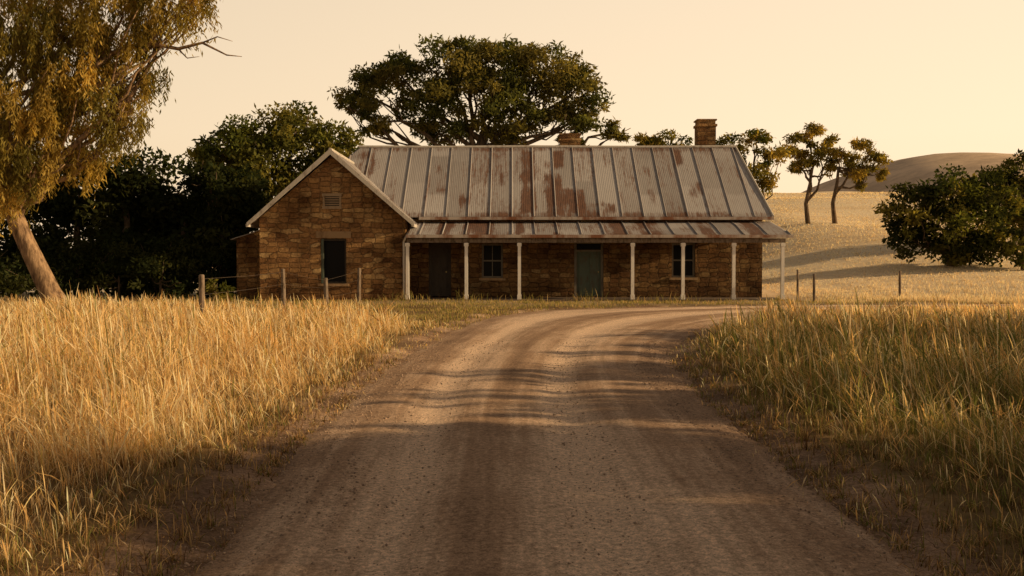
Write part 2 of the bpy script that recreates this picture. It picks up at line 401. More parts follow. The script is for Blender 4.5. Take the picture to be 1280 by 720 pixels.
def tall(side,N,seedo,gsel):
    x,y=smp(side,N,3.0,34)
    cl=vnoise(x*1.3+seedo,y*1.3); cl2=vnoise(x*4+50+seedo,y*4); cl3=vnoise(x*0.4+7+seedo,y*0.4)
    e=(Lf(y)-x) if side=='L' else (x-Rf(y))
    keep=(rng.random(len(x))<np.clip(0.06+1.5*cl2*cl+0.2*sstep(0.3,1.5,e),0.0,1))
    if side=='L': keep&=(y<ylim(x)+cl*1.5)
    else: keep&=(x<0.6*y+1.5)
    lowz=sstep(0.0,0.9+0.9*cl3,e-0.35*sstep(12,6,y)*(0.4+cl))
    keep&=(rng.random(len(x))<0.35+0.65*lowz)&(e>-0.12+0.3*(rng.random(len(x))-.5))
    x,y,cl,cl2,cl3,lowz=[q[keep] for q in (x,y,cl,cl2,cl3,lowz)]
    n=len(x)
    seed=(rng.random(n)<0.40)[:,None]
    h=(0.17+0.44*rng.random(n)**1.5)*(0.45+0.9*cl)*(0.18+0.82*lowz)*(0.75+0.5*cl3)
    h*=(1-0.42*sstep(22,32,y)) if side=='L' else (1-0.62*sstep(20,30,y))
    h=h*np.where(seed[:,0],1.28,0.92)
    w=(0.0015+0.00033*y)*(0.6+0.8*rng.random(n))
    cD=pal(n,DRY,[4,4.5,3,1.2,1]); cG=pal(n,GRN,[4,4,2.5,1,1.5])
    gm=gsel(x,y,cl,cl3,lowz)*np.where(seed[:,0],.5,1)>rng.random(n)
    c=np.where(gm[:,None],cG,cD)
    wp=np.where(seed,np.array([[0.45,0.4,2.3,0.5]]),np.array([[1,0.85,0.55,0.06]]))
    p=[blades(x,y,terrain(x,y)-0.02,h,w,c,wprof=wp,lean=0.95,bias=(-0.10,0.03))]
    m2=26000
    x,y=smp(side,m2,3.0,16); e=(Lf(y)-x) if side=='L' else (x-Rf(y))
    k=(e>-0.15)&(rng.random(m2)<np.where(e<1.6,1,0.35)); x,y,e=x[k],y[k],e[k]; n=len(x)
    h=(0.04+0.13*rng.random(n))*(0.5+0.7*vnoise(x*2,y*2))*sstep(-.25,.3,e)+.01
    c=pal(n,[(0.55,0.38,0.18),(0.30,0.19,0.09),(0.2,0.2,0.06),(0.68,0.5,0.26),(0.14,0.08,0.04)],[3,3,2.5 if side=='L' else 4,2,2])
    p.append(blades(x,y,terrain(x,y)-0.005,h,0.003+0.0005*y*(0.6+rng.random(n)),c,lean=2.0))
    return p
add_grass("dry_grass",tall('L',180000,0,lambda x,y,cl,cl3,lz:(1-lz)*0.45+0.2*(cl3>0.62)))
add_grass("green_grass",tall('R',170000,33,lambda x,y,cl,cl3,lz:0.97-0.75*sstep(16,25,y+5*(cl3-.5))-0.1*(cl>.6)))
parts=[]
n=42000
x=-14+34*rng.random(n);y=23+15*rng.random(n)
keep=(inside_road(x,y)<0.15*rng.random(n))&((y>ylim(x)-1)|(x>0))&~((x>-10)&(x<10.5)&(y>37.6))&(x<0.58*y+1)
x,y=x[keep],y[keep];n=len(x)
h=0.04+0.11*rng.random(n)*(0.3+vnoise(x,y)*1.3)
near=(np.abs(y-37.3)<0.5)&(rng.random(n)<0.5)&(vnoise(x*1.2,y)>.45); h=np.where(near,h*3.0,h)
c=pal(n,[(0.38,0.34,0.11),(0.26,0.26,0.08),(0.62,0.47,0.22)],[3,2,3])
parts.append(blades(x,y,terrain(x,y)-0.01,h,0.012+0.014*rng.random(n),c,lean=.6))
n=75000
y=36+ (rng.random(n)**1.5)*100; x=8+ rng.random(n)*(0.62*y-2)
keep=(inside_road(x,y)<0.0)&~((x<11.5)&(y<49))
x,y=x[keep],y[keep];n=len(x)
cl=vnoise(x*0.25,y*0.12+3); 
h=(0.05+0.12*rng.random(n))*(0.4+cl)*(1+0.8*sstep(44,36,y))
c=pal(n,[(0.95,0.80,0.52),(0.97,0.86,0.62),(0.88,0.70,0.42),(0.66,0.52,0.3)],[4,4,3,.6])
parts.append(blades(x,y,terrain(x,y)-0.01,h,(0.018+0.0009*(y-36))*(0.7+.6*rng.random(n)),c,lean=.9))
add_grass("paddock_grass",parts)

# ---------------------------------------------------------------- house
HL=(0.4,42.0,0.0)
H=empty("stone_farmhouse",HL,"old sandstone farmhouse with rusty iron roof and long veranda","house")
def part(name,mb,mat,parent=None,smooth=False,label=None):
    o=link(name,mb.mesh(name,mat,smooth),parent or H,HL)
    if parent is not None and parent is not H:
        o.parent=parent; o.matrix_parent_inverse=Matrix.Identity(4)
    if label: o["label"]=label
    return o
def cells(mb,x0,x1,z0,z1,ya,yb,ops):
    xs=sorted(set([x0,x1]+[q for o in ops for q in (o[0],o[1])])); zs=sorted(set([z0,z1]+[q for o in ops for q in (o[2],o[3])]))
    for a,b in zip(xs,xs[1:]):
        for c,d in zip(zs,zs[1:]):
            mx,mz=(a+b)/2,(c+d)/2
            if any(o[0]<mx<o[1] and o[2]<mz<o[3] for o in ops): continue
            mb.box(a,b,ya,yb,c,d)
WX0,WX1,WY=-9.63,-4.06,38.0
MY=40.0
wing_ops=[(-7.30,-6.32,0.70,2.42)]
main_ops=[(-3.35,-2.45,0.12,2.3),(-1.22,-0.36,0.88,2.26),(2.5,3.68,0.12,2.36),(6.42,7.36,0.9,2.28)]
w=MB()
cells(w,WX0,WX1,-0.3,3.2,WY,WY+0.4,wing_ops)
w.prism([(WX0,WY,3.2),(WX1,WY,3.2),(-6.845,WY,5.58)],(0,0.4,0))
w.box(WX0,WX0+0.4,WY+0.4,48.0,-0.3,3.2)
w.box(WX1-0.4,WX1,WY+0.4,MY,-0.3,3.2)
w.box(9.65,10.05,MY+0.4,48.0,-0.3,3.25)
w.box(WX0+0.4,9.65,47.6,48.0,-0.3,3.25)
w.prism([(-10.95,39.6,-0.3),(WX0,39.6,-0.3),(WX0,39.6,2.9),(-10.95,39.6,2.45)],(0,5.0,0))
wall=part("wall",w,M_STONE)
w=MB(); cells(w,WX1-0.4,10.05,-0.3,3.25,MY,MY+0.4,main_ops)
part("wall",w,M_STONE_SHADE,label="stone wall under the veranda roof, shade painted into its colour")
q=MB(); q.box(-7.12,-6.58,WY-0.02,WY-0.004,3.66,4.02)
vt=part("vent",q,M_DARKW)
q=MB(); q.box(-7.22,-6.48,WY-0.07,WY-0.003,3.54,3.655); q.box(-7.22,-6.48,WY-0.07,WY-0.003,4.025,4.13)
q.box(-7.20,-7.125,WY-0.05,WY-0.003,3.66,4.02);q.box(-6.575,-6.50,WY-0.05,WY-0.003,3.66,4.02)
for k in range(4): q.box(-7.12,-6.58,WY-0.045,WY-0.021,3.70+k*0.085,3.735+k*0.085)
part("frame",q,mat_paint("pale_vent_stone",(0.34,0.25,0.16),(0.20,0.135,0.08),0.47,0.9,4),vt)
for (a,b,c,d),yy in [(wing_ops[0],WY)]+[(o,MY) for o in main_ops]:
    q=MB(); q.box(a-0.18,b+0.18,yy-0.015,yy-0.003,d+0.02,d+0.27); part("lintel",q,M_LINT if yy==WY else M_LINT_SHADE)

def window(o,yy,muntin=True):
    a,b,c,d=o
    g=MB(); g.box(a+0.05,b-0.05,yy+0.22,yy+0.25,c+0.05,d-0.05)
    win=part("window",g,M_GLASS)
    f=MB(); y0,y1=yy+0.12,yy+0.21
    f.box(a+0.002,a+0.08,y0,y1,c,d);f.box(b-0.08,b-0.002,y0,y1,c,d)
    f.box(a+0.08,b-0.08,y0,y1,d-0.08,d-0.002);f.box(a+0.08,b-0.08,y0,y1,c+0.002,c+0.07)
    mz=(c+d)/2;mx=(a+b)/2
    if muntin:
        f.box(a+0.08,b-0.08,y0+0.01,y1,mz-0.03,mz+0.03)
        f.box(mx-0.015,mx+0.015,y0+0.02,y1-0.002,c+0.07,mz-0.03);f.box(mx-0.015,mx+0.015,y0+0.02,y1-0.002,mz+0.03,d-0.08)
    part("frame",f,M_FRAME if muntin else M_DARKW,win)
    s=MB(); s.box(a-0.1,b+0.1,yy-0.07,yy+0.11,c-0.1,c-0.003); part("sill",s,M_LINT,win)
    return win
wn=window(wing_ops[0],WY,False)
s=MB(); s.box(-7.28,-7.19,WY+0.02,WY+0.11,0.72,2.4); part("shutter",s,M_GREEN,wn)
window(main_ops[1],MY);window(main_ops[3],MY)
def door(o,yy,mat):
    a,b,c,d=o
    big=d>2.33
    top=d-0.42 if big else d-0.1
    g=MB(); g.box(a+0.10,b-0.10,yy+0.18,yy+0.23,c+0.03,top)
    for zz in (c+0.15,c+1.0):
        for (xa,xb) in ((a+0.2,(a+b)/2-0.05),((a+b)/2+0.05,b-0.2)):
            g.box(xa,xb,yy+0.155,yy+0.178,zz,min(zz+0.7,top-0.1))
    dr=part("door",g,mat)
    f=MB(); f.box(a+0.002,a+0.10,yy+0.1,yy+0.26,c,d-0.002);f.box(b-0.10,b-0.002,yy+0.1,yy+0.26,c,d-0.002)
    f.box(a+0.1,b-0.1,yy+0.1,yy+0.26,d-0.1,d-0.002)
    if big: f.box(a+0.1,b-0.1,yy+0.1,yy+0.26,top,top+0.07)
    part("frame",f,M_FRAME if big else mat,dr)
    k=MB(); k.tube([(b-0.2,yy+0.12,c+1.0),(b-0.2,yy+0.17,c+1.0)],[0.03,0.02],10); part("handle",k,M_BRASS,dr)
    if big:
        t=MB(); t.box(a+0.1,b-0.1,yy+0.2,yy+0.22,top+0.07,d-0.1); part("transom_window",t,M_GLASS,dr)
door(main_ops[2],MY,M_GREEN); door(main_ops[0],MY,M_DARKW)

def roof_sheet(p00,p10,p01,p11,rustf,name,nxx,nyy,ribs=True,rs=0.76,seedv=0):
    p00,p10,p01,p11=[np.array(p,float) for p in (p00,p10,p01,p11)]
    U,Vv=np.meshgrid(np.linspace(0,1,nxx),np.linspace(0,1,nyy))
    E=p00*(1-U[...,None])+p10*U[...,None]; R=p01*(1-U[...,None])+p11*U[...,None]
    Pt=E*(1-Vv[...,None])+R*Vv[...,None]
    nrm=np.cross(p10-p00,p01-p00); nrm/=np.linalg.norm(nrm)
    if nrm[2]<0: nrm=-nrm
    ax=(p10-p00)/np.linalg.norm(p10-p00)
    s=Pt@ax
    sag=(vnoise(s*0.35+seedv,Vv*2)-.5)*0.09
    Pt=Pt+nrm*sag[...,None]*np.sin(np.pi*np.clip(Vv,0.03,1)*0.9)[...,None]
    pid=np.floor(s/rs)
    row=np.floor(Vv*1.9+_perm[(pid.astype(int))%256,11]*0.5)
    tone=_perm[(pid.astype(int)+int(seedv)*7)%256,(row.astype(int)*5+3)%256]
    tone=0.15+0.6*tone+0.25*vnoise(s*.3,Vv*2)
    rust=rustf(Pt[...,0],Vv,s,pid)
    C=np.stack([rust,tone,tone*0],-1).reshape(-1,3)
    V1=Pt.reshape(-1,3);i=(np.arange(nyy-1)[:,None]*nxx+np.arange(nxx-1)[None,:]).ravel()
    F1=np.stack([i,i+1,i+nxx+1,i+nxx],-1)
    V=[V1,V1-nrm*0.03];F=[F1,(F1+len(V1))[:,::-1]];Cc=[C,C]
    m=len(V1); e=[]
    a=np.arange(nxx-1); e.append(np.stack([a,a+m,a+1+m,a+1],-1)); a=a+(nyy-1)*nxx; e.append(np.stack([a,a+1,a+1+m,a+m],-1))
    a=np.arange(nyy-1)*nxx; e.append(np.stack([a,a+nxx,a+nxx+m,a+m],-1)); a=a+nxx-1; e.append(np.stack([a,a+m,a+nxx+m,a+nxx],-1))
    F+=e
    off=2*m
    if ribs:
        e0=p00@ax;e1=p10@ax;r0=p01@ax;r1=p11@ax
        k=math.ceil(min(e0,r0)/rs)
        while k*rs<max(e1,r1):
            sv=k*rs+0.02*math.sin(k*3.1)
            v1=1.0
            if sv<r0 and r0>e0: v1=(sv-e0)/(r0-e0)
            if sv>r1 and r1<e1: v1=(e1-sv)/(e1-r1)
            if v1>0.03 and e0<sv<e1:
                base=p00+ax*(sv-e0); up=(p01-p00)-ax*((p01-p00)@ax)
                rows=[]
                nr=10
                for j in range(nr+1):
                    v=v1*j/nr
                    sg=(vnoise(sv*0.35+seedv,v*2)-.5)*0.09*math.sin(math.pi*max(v,.03)*0.9)
                    c=base+up*v+nrm*sg
                    rows+= [c-ax*0.028-nrm*0.005,c-ax*0.015+nrm*0.030,c+ax*0.015+nrm*0.030,c+ax*0.028-nrm*0.005]
                rows=np.array(rows);n4=len(rows)
                f=[]
                for j in range(nr):
                    for q in range(3): f.append((off+j*4+q,off+j*4+q+1,off+(j+1)*4+q+1,off+(j+1)*4+q))
                f.append((off,off+1,off+2,off+3))
                V.append(rows);F.append(np.array(f))
                tn=0.15+0.5*random.random()
                rr=np.full(n4,0.15+0.25*random.random())
                Cc.append(np.stack([rr,np.full(n4,tn),rr*0],-1)); off+=n4
            k+=1
    me=raw_mesh(name,np.concatenate(V),np.concatenate(F),cols=np.concatenate(Cc),mats=[M_ROOF])
    return link(name,me,H,HL)
patch=[(0.35,1.0,.05,.97,1.1),(1.4,3.0,.02,.40,1.05),(1.3,2.1,.3,.62,.8),(1.75,2.25,.66,.98,.9),(6.95,7.4,.72,.99,1.15),(-7.2,-5.8,.55,.95,.7),(8.7,9.8,.40,.92,.55),(2.6,4.2,.02,.2,.85),(-3.2,-2.7,.3,.8,.6),(5.5,5.9,.1,.8,.5),(-2.2,-1.7,.0,.4,.65),(7.3,8.0,.1,.5,.5),(-0.6,-0.2,.4,.99,.6),(3.9,4.4,.6,.99,.55),(-5.2,-4.8,.1,.6,.6)]
def rust_main(x,v,s,pid):
    r=0.12+0.24*vnoise(s*1.2+4,v*3)+0.2*(v<0.06)+0.18*(v>.94)+0.12*(_perm[pid.astype(int)%256,5]>0.7)
    for a,b,c,d,k in patch:
        m=sstep(a-.1,a+.1,x)*(1-sstep(b-.1,b+.1,x))*sstep(c-.06,c+.06,v)*(1-sstep(d-.06,d+.06,v))
        r=np.maximum(r,m*k*(0.45+0.6*vnoise(s*2.2,v*9)))
    return r
def rust_low(x,v,s,pid):
    r=0.20+0.30*vnoise(s*1.1+14,v*2)
    for a,b,k in [(-2.9,-2.3,1.1),(-1.9,-0.7,1.05),(0.1,0.5,1),(3.8,4.4,1.1),(4.9,5.8,.95),(9.0,9.6,.95),(1.5,2.0,.7),(7.2,7.8,.7)]:
        m=sstep(a-.15,a+.15,x)*(1-sstep(b-.15,b+.15,x)); r=np.maximum(r,m*k*(0.45+.6*vnoise(s*2.5,v*3)))
    return r
def rust_any(x,v,s,pid): return 0.15+0.35*vnoise(s*1.0+30,v*3)
EZ,RZ=3.32,6.55
roof_sheet((-9.4,39.75,EZ),(10.42,39.75,EZ),(-6.7,44,RZ),(9.85,44,RZ),rust_main,"roof",260,26,rs=0.88,seedv=3)
roof_sheet((10.42,48.25,EZ),(-9.4,48.25,EZ),(9.85,44.0,RZ),(-6.7,44.0,RZ),rust_any,"rear_roof",80,12,seedv=8)
roof_sheet((10.42,39.75,EZ),(10.42,48.25,EZ),(9.85,43.99,RZ),(9.85,44.01,RZ),rust_any,"roof_end",30,12,ribs=False)
roof_sheet((-9.4,48.25,EZ),(-9.4,39.75,EZ),(-6.7,44.01,RZ),(-6.7,43.99,RZ),rust_any,"roof_hip",30,12,ribs=False)
roof_sheet((-4.0,37.72,2.56),(10.62,37.72,2.56),(-4.0,40.0,3.14),(10.35,40.0,3.14),rust_low,"veranda_roof",200,8,rs=0.88,seedv=21)
EWZ=2.98;AP=5.74;xc=-6.845
roof_sheet((-3.72,37.62,EWZ),(-3.72,43.3,EWZ),(xc,37.62,AP),(xc,43.3,AP),rust_any,"wing_roof",40,14,rs=0.8,seedv=40)
roof_sheet((-9.97,43.3,EWZ),(-9.97,37.62,EWZ),(xc,43.3,AP),(xc,37.62,AP),rust_any,"wing_roof",40,14,rs=0.8,seedv=44)
roof_sheet((-11.15,39.45,2.42),(-11.15,44.8,2.42),(-9.6,39.45,2.97),(-9.6,44.8,2.97),rust_any,"lean_to_roof",20,8,ribs=False)
q=MB()
for sgn in (1,-1):
    a=Vector((xc,37.57,AP+0.055));b=Vector((xc+sgn*3.16,37.57,EWZ+0.03))
    q.prism([a,b,b-Vector((0,0,0.17)),a-Vector((0,0,0.22))],(0,0.045,0))
part("bargeboard",q,M_BARGE)
for pts,rd in (([(-6.75,44,RZ+0.03),(-3,44,RZ+0.01),(1,44,RZ+0.035),(5,44,RZ+0.015),(9.9,44,RZ+0.035)],[0.07]*5),([(xc,37.6,AP+0.02),(xc,43.0,AP+0.02)],[.07,.07]),([(10.42,39.75,EZ+0.02),(9.85,44,RZ+0.02)],[.05,.05])):
    q=MB(); q.tube(pts,rd,8); part("ridge_capping",q,M_BARGE)
for kk,bx in enumerate(((-4.0,10.64,37.62,37.715,2.44,2.555),(-3.7,10.42,39.66,39.74,3.20,3.315),(-3.80,-3.73,37.62,39.6,2.86,2.965),(-10.05,-9.975,37.62,43,2.86,2.97))):
    q=MB(); q.box(*bx); part("gutter",q,M_RGUT if kk<2 else M_BARGE)
q=MB(); q.box(-4.0,10.4,37.86,37.98,2.26,2.42); part("veranda_beam",q,M_WOOD)
q=MB(); q.box(-4.04,10.5,37.75,39.995,-0.2,0.10); part("veranda_floor",q,M_FLOOR)
q=MB(); q.box(2.2,4.0,37.4,37.745,-0.2,0.02); part("step",q,M_STONE)
q=MB()
for k in range(16):
    xx=-3.6+k*0.93
    q.prism([(xx,37.8,2.46),(xx,39.99,3.02),(xx,39.99,3.09),(xx,37.8,2.53)],(0.06,0,0))
o=part("veranda_rafters",q,M_WOOD); o["kind"]="stuff"
pm=MB(); pm.box(-0.06,0.06,-0.06,0.06,0.10,2.255); pm.box(-0.08,0.08,-0.08,0.08,0.101,0.28); pm.box(-0.085,0.085,-0.085,0.085,2.12,2.24)
pmesh=pm.mesh("veranda_post",M_WHITE)
for xx in (-3.98,-1.74,0.28,4.59,6.51,8.44,10.30):
    link("veranda_post",pmesh,H,HL,loc=(xx,37.92,0))
q=MB(); q.tube([(-4.0,37.68,2.5),(-4.12,37.9,2.3),(-4.12,37.93,0.1)],[0.04]*3,8); part("downpipe",q,M_BARGE)
def chimney(x,y,z0,z1,wd):
    c=MB(); h=wd/2
    c.box(x-h,x+h,y-h,y+h,z0,z1-0.32); c.box(x-h-0.05,x+h+0.05,y-h-0.05,y+h+0.05,z1-0.32,z1-0.22)
    c.box(x-h+0.02,x+h-0.02,y-h+0.02,y+h-0.02,z1-0.22,z1-0.06); c.box(x-h-0.04,x+h+0.04,y-h-0.04,y+h+0.04,z1-0.06,z1)
    part("chimney",c,M_STONE)
chimney(8.6,44.5,5.2,7.82,0.80); chimney(2.6,45.0,5.0,7.25,0.9)

# ---------------------------------------------------------------- trees
def crown_mesh(name,masses,L,W,dens,cols,droop=0.0,sub=14,strand=False,tight=0.34):
    Vs=[];Cs=[];tot=0
    cols=np.array(cols)
    for (x,y,z,rx,ry,rz) in masses:
        area=math.pi*rx*max(rz,ry*0.6); n=int(dens*area); ns=max(5,int(sub*(area/8)**0.5))
        d=rng.normal(size=(ns,3)); d/=np.linalg.norm(d,axis=1)[:,None]
        rr=0.45+0.55*rng.random(ns)**0.6
        sc=d*rr[:,None]*np.array([rx,ry,rz])+np.array([x,y,z])
        ssz=tight*(0.5+0.9*rng.random(ns))*min(rx,rz*1.4)
        k=rng.choice(ns,n,p=(ssz**2)/np.sum(ssz**2))
        g=rng.normal(size=(n,3)); g/=np.linalg.norm(g,axis=1)[:,None]; g*=(rng.random(n)**0.45)[:,None]
        if strand:
            st=rng.integers(0,9,n)
            key=(k*9+st)
            so=rng.normal(size=(ns*9,3))*np.array([0.5,0.5,0.22]); sl=0.5+1.0*rng.random(ns*9)
            t_=rng.random(n)
            c=sc[k]+so[key]*ssz[k][:,None]*1.3
            c[:,2]-=t_*sl[key]*1.0
            c[:,0]+= -0.15*t_*sl[key]
            c+=rng.normal(size=(n,3))*0.07
        else:
            c=sc[k]+g*ssz[k][:,None]*np.array([1.15,1.15,0.72])
        dr=rng.normal(size=(n,3)); dr/=np.linalg.norm(dr,axis=1)[:,None]
        dr[:,2]-=droop; dr/=np.linalg.norm(dr,axis=1)[:,None]
        sd=np.cross(dr,rng.normal(size=(n,3))); sd/=np.linalg.norm(sd,axis=1)[:,None]
        l=L*(0.6+0.8*rng.random(n))[:,None]; w=W*(0.6+0.8*rng.random(n))[:,None]*0.5
        V=np.stack([c,c+dr*l*0.45+sd*w,c+dr*l,c+dr*l*0.45-sd*w],1)
        cb=cols[rng.integers(0,len(cols),ns)]*(0.65+0.7*rng.random((ns,1)))
        C=cb[k]*(0.7+0.6*rng.random((n,1)))
        Vs.append(V.reshape(-1,3)); Cs.append(np.repeat(C,4,0)); tot+=n
    V=np.concatenate(Vs);C=np.concatenate(Cs)
    F=np.arange(tot*4).reshape(-1,4)
    return raw_mesh(name,V,F,cols=C,mats=[M_LEAF])
def wobble(a,b,n,amt):
    a=Vector(a);b=Vector(b);L=(b-a).length;pts=[]
    for i in range(n+1):
        t=i/n;p=a.lerp(b,t)
        if 0<i<n: p=p+Vector([random.uniform(-1,1)*amt*L for _ in range(3)])
        p.z+= -0.10*L*math.sin(math.pi*t)
        pts.append(p)
    return pts
def tree(name,label,cat,base,trunk,masses,L,W,dens,cols,bark,group=None,fork=0.55,limb_r=0.35,**kw):
    o=empty(name,base,label,cat,group)
    t=MB(); pts=[Vector(p) for p,_ in trunk]; rad=[r for _,r in trunk]
    t.tube(pts,rad,12)
    n=len(pts)
    for ms in masses:
        f=random.uniform(fork,1.0)*(n-1); i=min(int(f),n-2); a=pts[i].lerp(pts[i+1],f-i); r0=(rad[i]*(1-(f-i))+rad[i+1]*(f-i))
        c=Vector(ms[:3])
        q=wobble(a,c,6,0.045)
        rr=[r0*limb_r*(1-0.8*k/6)*1.5+0.012 for k in range(7)]
        t.tube(q,rr,7)
        for _ in range(5):
            k=random.randint(3,6)
            e=c+Vector((random.uniform(-.85,.85)*ms[3],random.uniform(-.85,.85)*ms[4],random.uniform(-.5,.8)*ms[5]))
            q2=wobble(q[k],e,4,0.06); r1=rr[k]*0.55
            t.tube(q2,[r1*(1-0.75*j/4)+0.006 for j in range(5)],5)
    link("trunk",t.mesh("trunk",bark,True),o,base)
    link("crown",crown_mesh("crown",masses,L,W,dens,cols,**kw),o,base)
    return o
G_GUM=[(0.10,0.11,0.035),(0.14,0.13,0.042),(0.075,0.086,0.03),(0.17,0.15,0.05)]
G_DARK=[(0.034,0.045,0.018),(0.05,0.057,0.021),(0.026,0.034,0.014)]
G_GOLD=[(0.24,0.195,0.05),(0.33,0.25,0.065),(0.17,0.15,0.042),(0.40,0.30,0.085)]
G_MID=[(0.11,0.112,0.029),(0.16,0.145,0.037),(0.075,0.088,0.023)]
tree("gum_tree","large spreading gum tree standing behind the farmhouse","tree",(-2,55,0),
 [((-2,55,-0.3),.6),((-1.9,55,2.5),.5),((-1.6,55,5),.45),((-1.9,55,7.2),.36),((-1.4,55,9),.22)],
 [(-8.0,55,10.7,1.7,2,1.1),(-6.3,55.5,12.0,1.8,2,1.0),(-3.6,54.5,12.0,2.2,2.4,1.4),(-0.9,55,12.7,2.5,2.4,1.2),(1.8,55,12.2,2.2,2.4,1.3),
  (3.8,55.5,11.3,1.6,2,1.2),(-1.8,54,10.5,2.6,2.2,1.2),(1.1,55,10.3,2.2,2,1.2),(-4.6,55,10.3,2.0,2,1.0),(5.8,55,8.7,.9,1,.5),
  (-7.3,55,9.1,1.3,1.2,.6),(-4.0,55,8.6,1.9,1.5,.9),(-.7,55,8.7,2.0,1.5,.9),(2.7,54.6,9.0,1.8,1.4,.8),(4.0,55,9.9,1.3,1.2,.7),(-9.0,55,10.0,.7,1,.45),(-2.5,55,13.1,1.3,1.5,.6),(3.2,55,8.0,1.1,1,.5)],
 0.28,0.105,390,G_GUM,M_BARKD,sub=20,tight=0.38,droop=0.3)
tree("round_tree","dense round green tree behind the farmhouse wing","tree",(-11.8,50,0),
 [((-11.8,50,-.3),.45),((-11.8,50,2.5),.38),((-11.6,50,5.2),.25)],
 [(-14.9,50,7.3,1.1,1.3,.9),(-12.9,50,7.9,1.6,1.6,1.1),(-10.8,50,8.1,1.6,1.6,1.1),(-9.0,50,7.5,1.1,1.4,1.0),(-11.8,49.6,7.0,2.5,1.8,1.3),(-8.5,50,6.7,.9,1.3,.9),(-14.6,50,6.3,1.3,1.5,1.1),(-9.6,50,5.6,1.6,1.6,1.3),(-12.6,50,5,2.4,1.8,1.6)],
 0.26,0.12,380,[tuple(v*1.25 for v in c) for c in G_MID],M_BARKD,sub=24,tight=0.40,droop=.2)
dk=[(-12.2,42.0,[(-12.2,42,4.2,1.5,1.4,1.4),(-11.9,42,2.2,1.4,1.4,1.8),(-12.7,42,5.0,.9,1,.6)]),
    (-14.3,43.5,[(-14.3,43.5,4.8,1.7,1.5,1.3),(-14.2,43.5,2.4,1.8,1.5,2.0)]),
    (-16.6,43.0,[(-16.6,43,5.0,1.7,1.5,1.2),(-16.4,43,2.6,1.9,1.5,2.1)]),
    (-19.2,44.0,[(-19.2,44,4.8,1.8,1.6,1.6),(-19.2,44,2.4,1.9,1.6,2.0)]),
    (-22.5,45.0,[(-22.3,45,5.0,2.2,1.8,1.8),(-22.3,45,2.4,2.2,1.8,2.0)]),
    (-13.3,46.0,[(-13.3,46,1.8,2.0,1.2,1.8),(-13,46,4,1.6,1.2,1.4)]),
    (-17.8,46.5,[(-17.8,46.5,1.8,2.4,1.2,1.9),(-17.8,46.5,4,1.8,1.2,1.5)])]
for (bx,by,ms) in dk:
    tree("hedge_tree","dark dense evergreen tree beside the stone wing","tree",(bx,by,0),[((bx,by,-.2),.22),((bx,by,2),.18),((bx,by,3.6),.1)],ms,0.28,0.15,330,G_DARK,M_BARKD,group="dark evergreen trees beside the farmhouse",sub=26,tight=0.44,fork=.3)
for (bx,by,r_,h_) in [(-13.6,38.5,1.3,1.5),(-15.6,39.5,1.3,1.8),(-18.3,38.5,1.4,1.5),(-11.2,37.4,.6,.8),(-20.5,39.5,1.5,1.7),(-17.0,40.2,1.4,2.2),(-12.5,40.2,1.3,2.0),(-14.6,40.8,1.4,2.3),(-22.0,41.0,1.6,2.2)]:
    tree("shrub","low dark shrub in dry grass near the farmhouse","shrub",(bx,by,0),[((bx,by,-.1),.06),((bx,by,.4),.05),((bx,by,.8),.03)],[(bx,by,h_*0.55,r_,r_*.9,h_*0.6)],0.19,0.09,360,G_DARK if bx<-12 else G_MID,M_BARKD,group="low shrubs near the farmhouse",sub=22,tight=.38,fork=.2)
o=tree("gum_tree","tall leaning gum tree with golden drooping foliage","tree",(-15.2,33,0),
 [((-14.9,33,-.3),.50),((-15.3,33,.5),.34),((-16.1,33,2.2),.29),((-16.9,33,4.1),.27),((-17.2,33,5.6),.24),((-17.0,33,7.5),.18)],
 [(-17.8,33,9.2,1.7,1.6,1.3),(-15.9,33,9.6,1.7,1.6,1.2),(-14.3,33,8.8,1.5,1.4,1.1),(-12.8,33,9.6,1.3,1.3,.9),(-11.2,33,10.1,1.0,1,.7),(-10.1,33,10.6,.8,.8,.5),
  (-15.5,32.6,7.4,1.5,1.4,1.0),(-13.6,33,7.5,1.3,1.2,.8),(-13.4,33,6.3,1.0,.8,.6),(-16.3,32.6,5.9,1.3,1.1,.8),(-12.3,33,8.0,.9,.8,.5),(-15.2,32.4,5.0,.9,.7,.6),
  (-17.6,33,6.8,1.2,1.2,.9),(-13.9,33,5.2,.6,.5,.4),(-15.5,33,11.3,1.9,1.6,1.1),(-13,33,11.2,1.6,1.4,.9),(-17.6,32.6,4.9,1.0,.8,.6),(-14.4,32.6,6.4,1.3,1,.7),(-16.2,32.4,4.3,.8,.6,.4),(-12.5,33,6.6,.6,.6,.5)],
 0.20,0.045,1100,G_GOLD,M_BARK,sub=18,strand=True,droop=1.3,fork=.45,limb_r=.32)
bb=MB()
bb.tube([(-13.2,33,8.4),(-12.0,33,8.75),(-11.0,33,8.55),(-10.2,33,8.75),(-9.4,33,8.35),(-8.9,33,8.3)],[.09,.075,.06,.045,.025,.01],7)
bb.tube([(-10.2,33,8.75),(-9.7,33,8.95),(-9.2,33,8.8)],[.03,.02,.008],5)
bb.tube([(-11.0,33,8.55),(-10.7,33,8.25),(-10.3,33,8.3)],[.03,.02,.008],5)
bb.tube([(-17.0,33,4.7),(-16.2,32.9,5.5),(-15.3,32.9,6.3),(-14.4,33,7.4),(-13.2,33,8.4)],[.24,.2,.17,.14,.09],10)
link("limb",bb.mesh("limb",M_BARK,True),o,(-15.2,33,0))
def gz(x,y): return float(terrain(x,y))
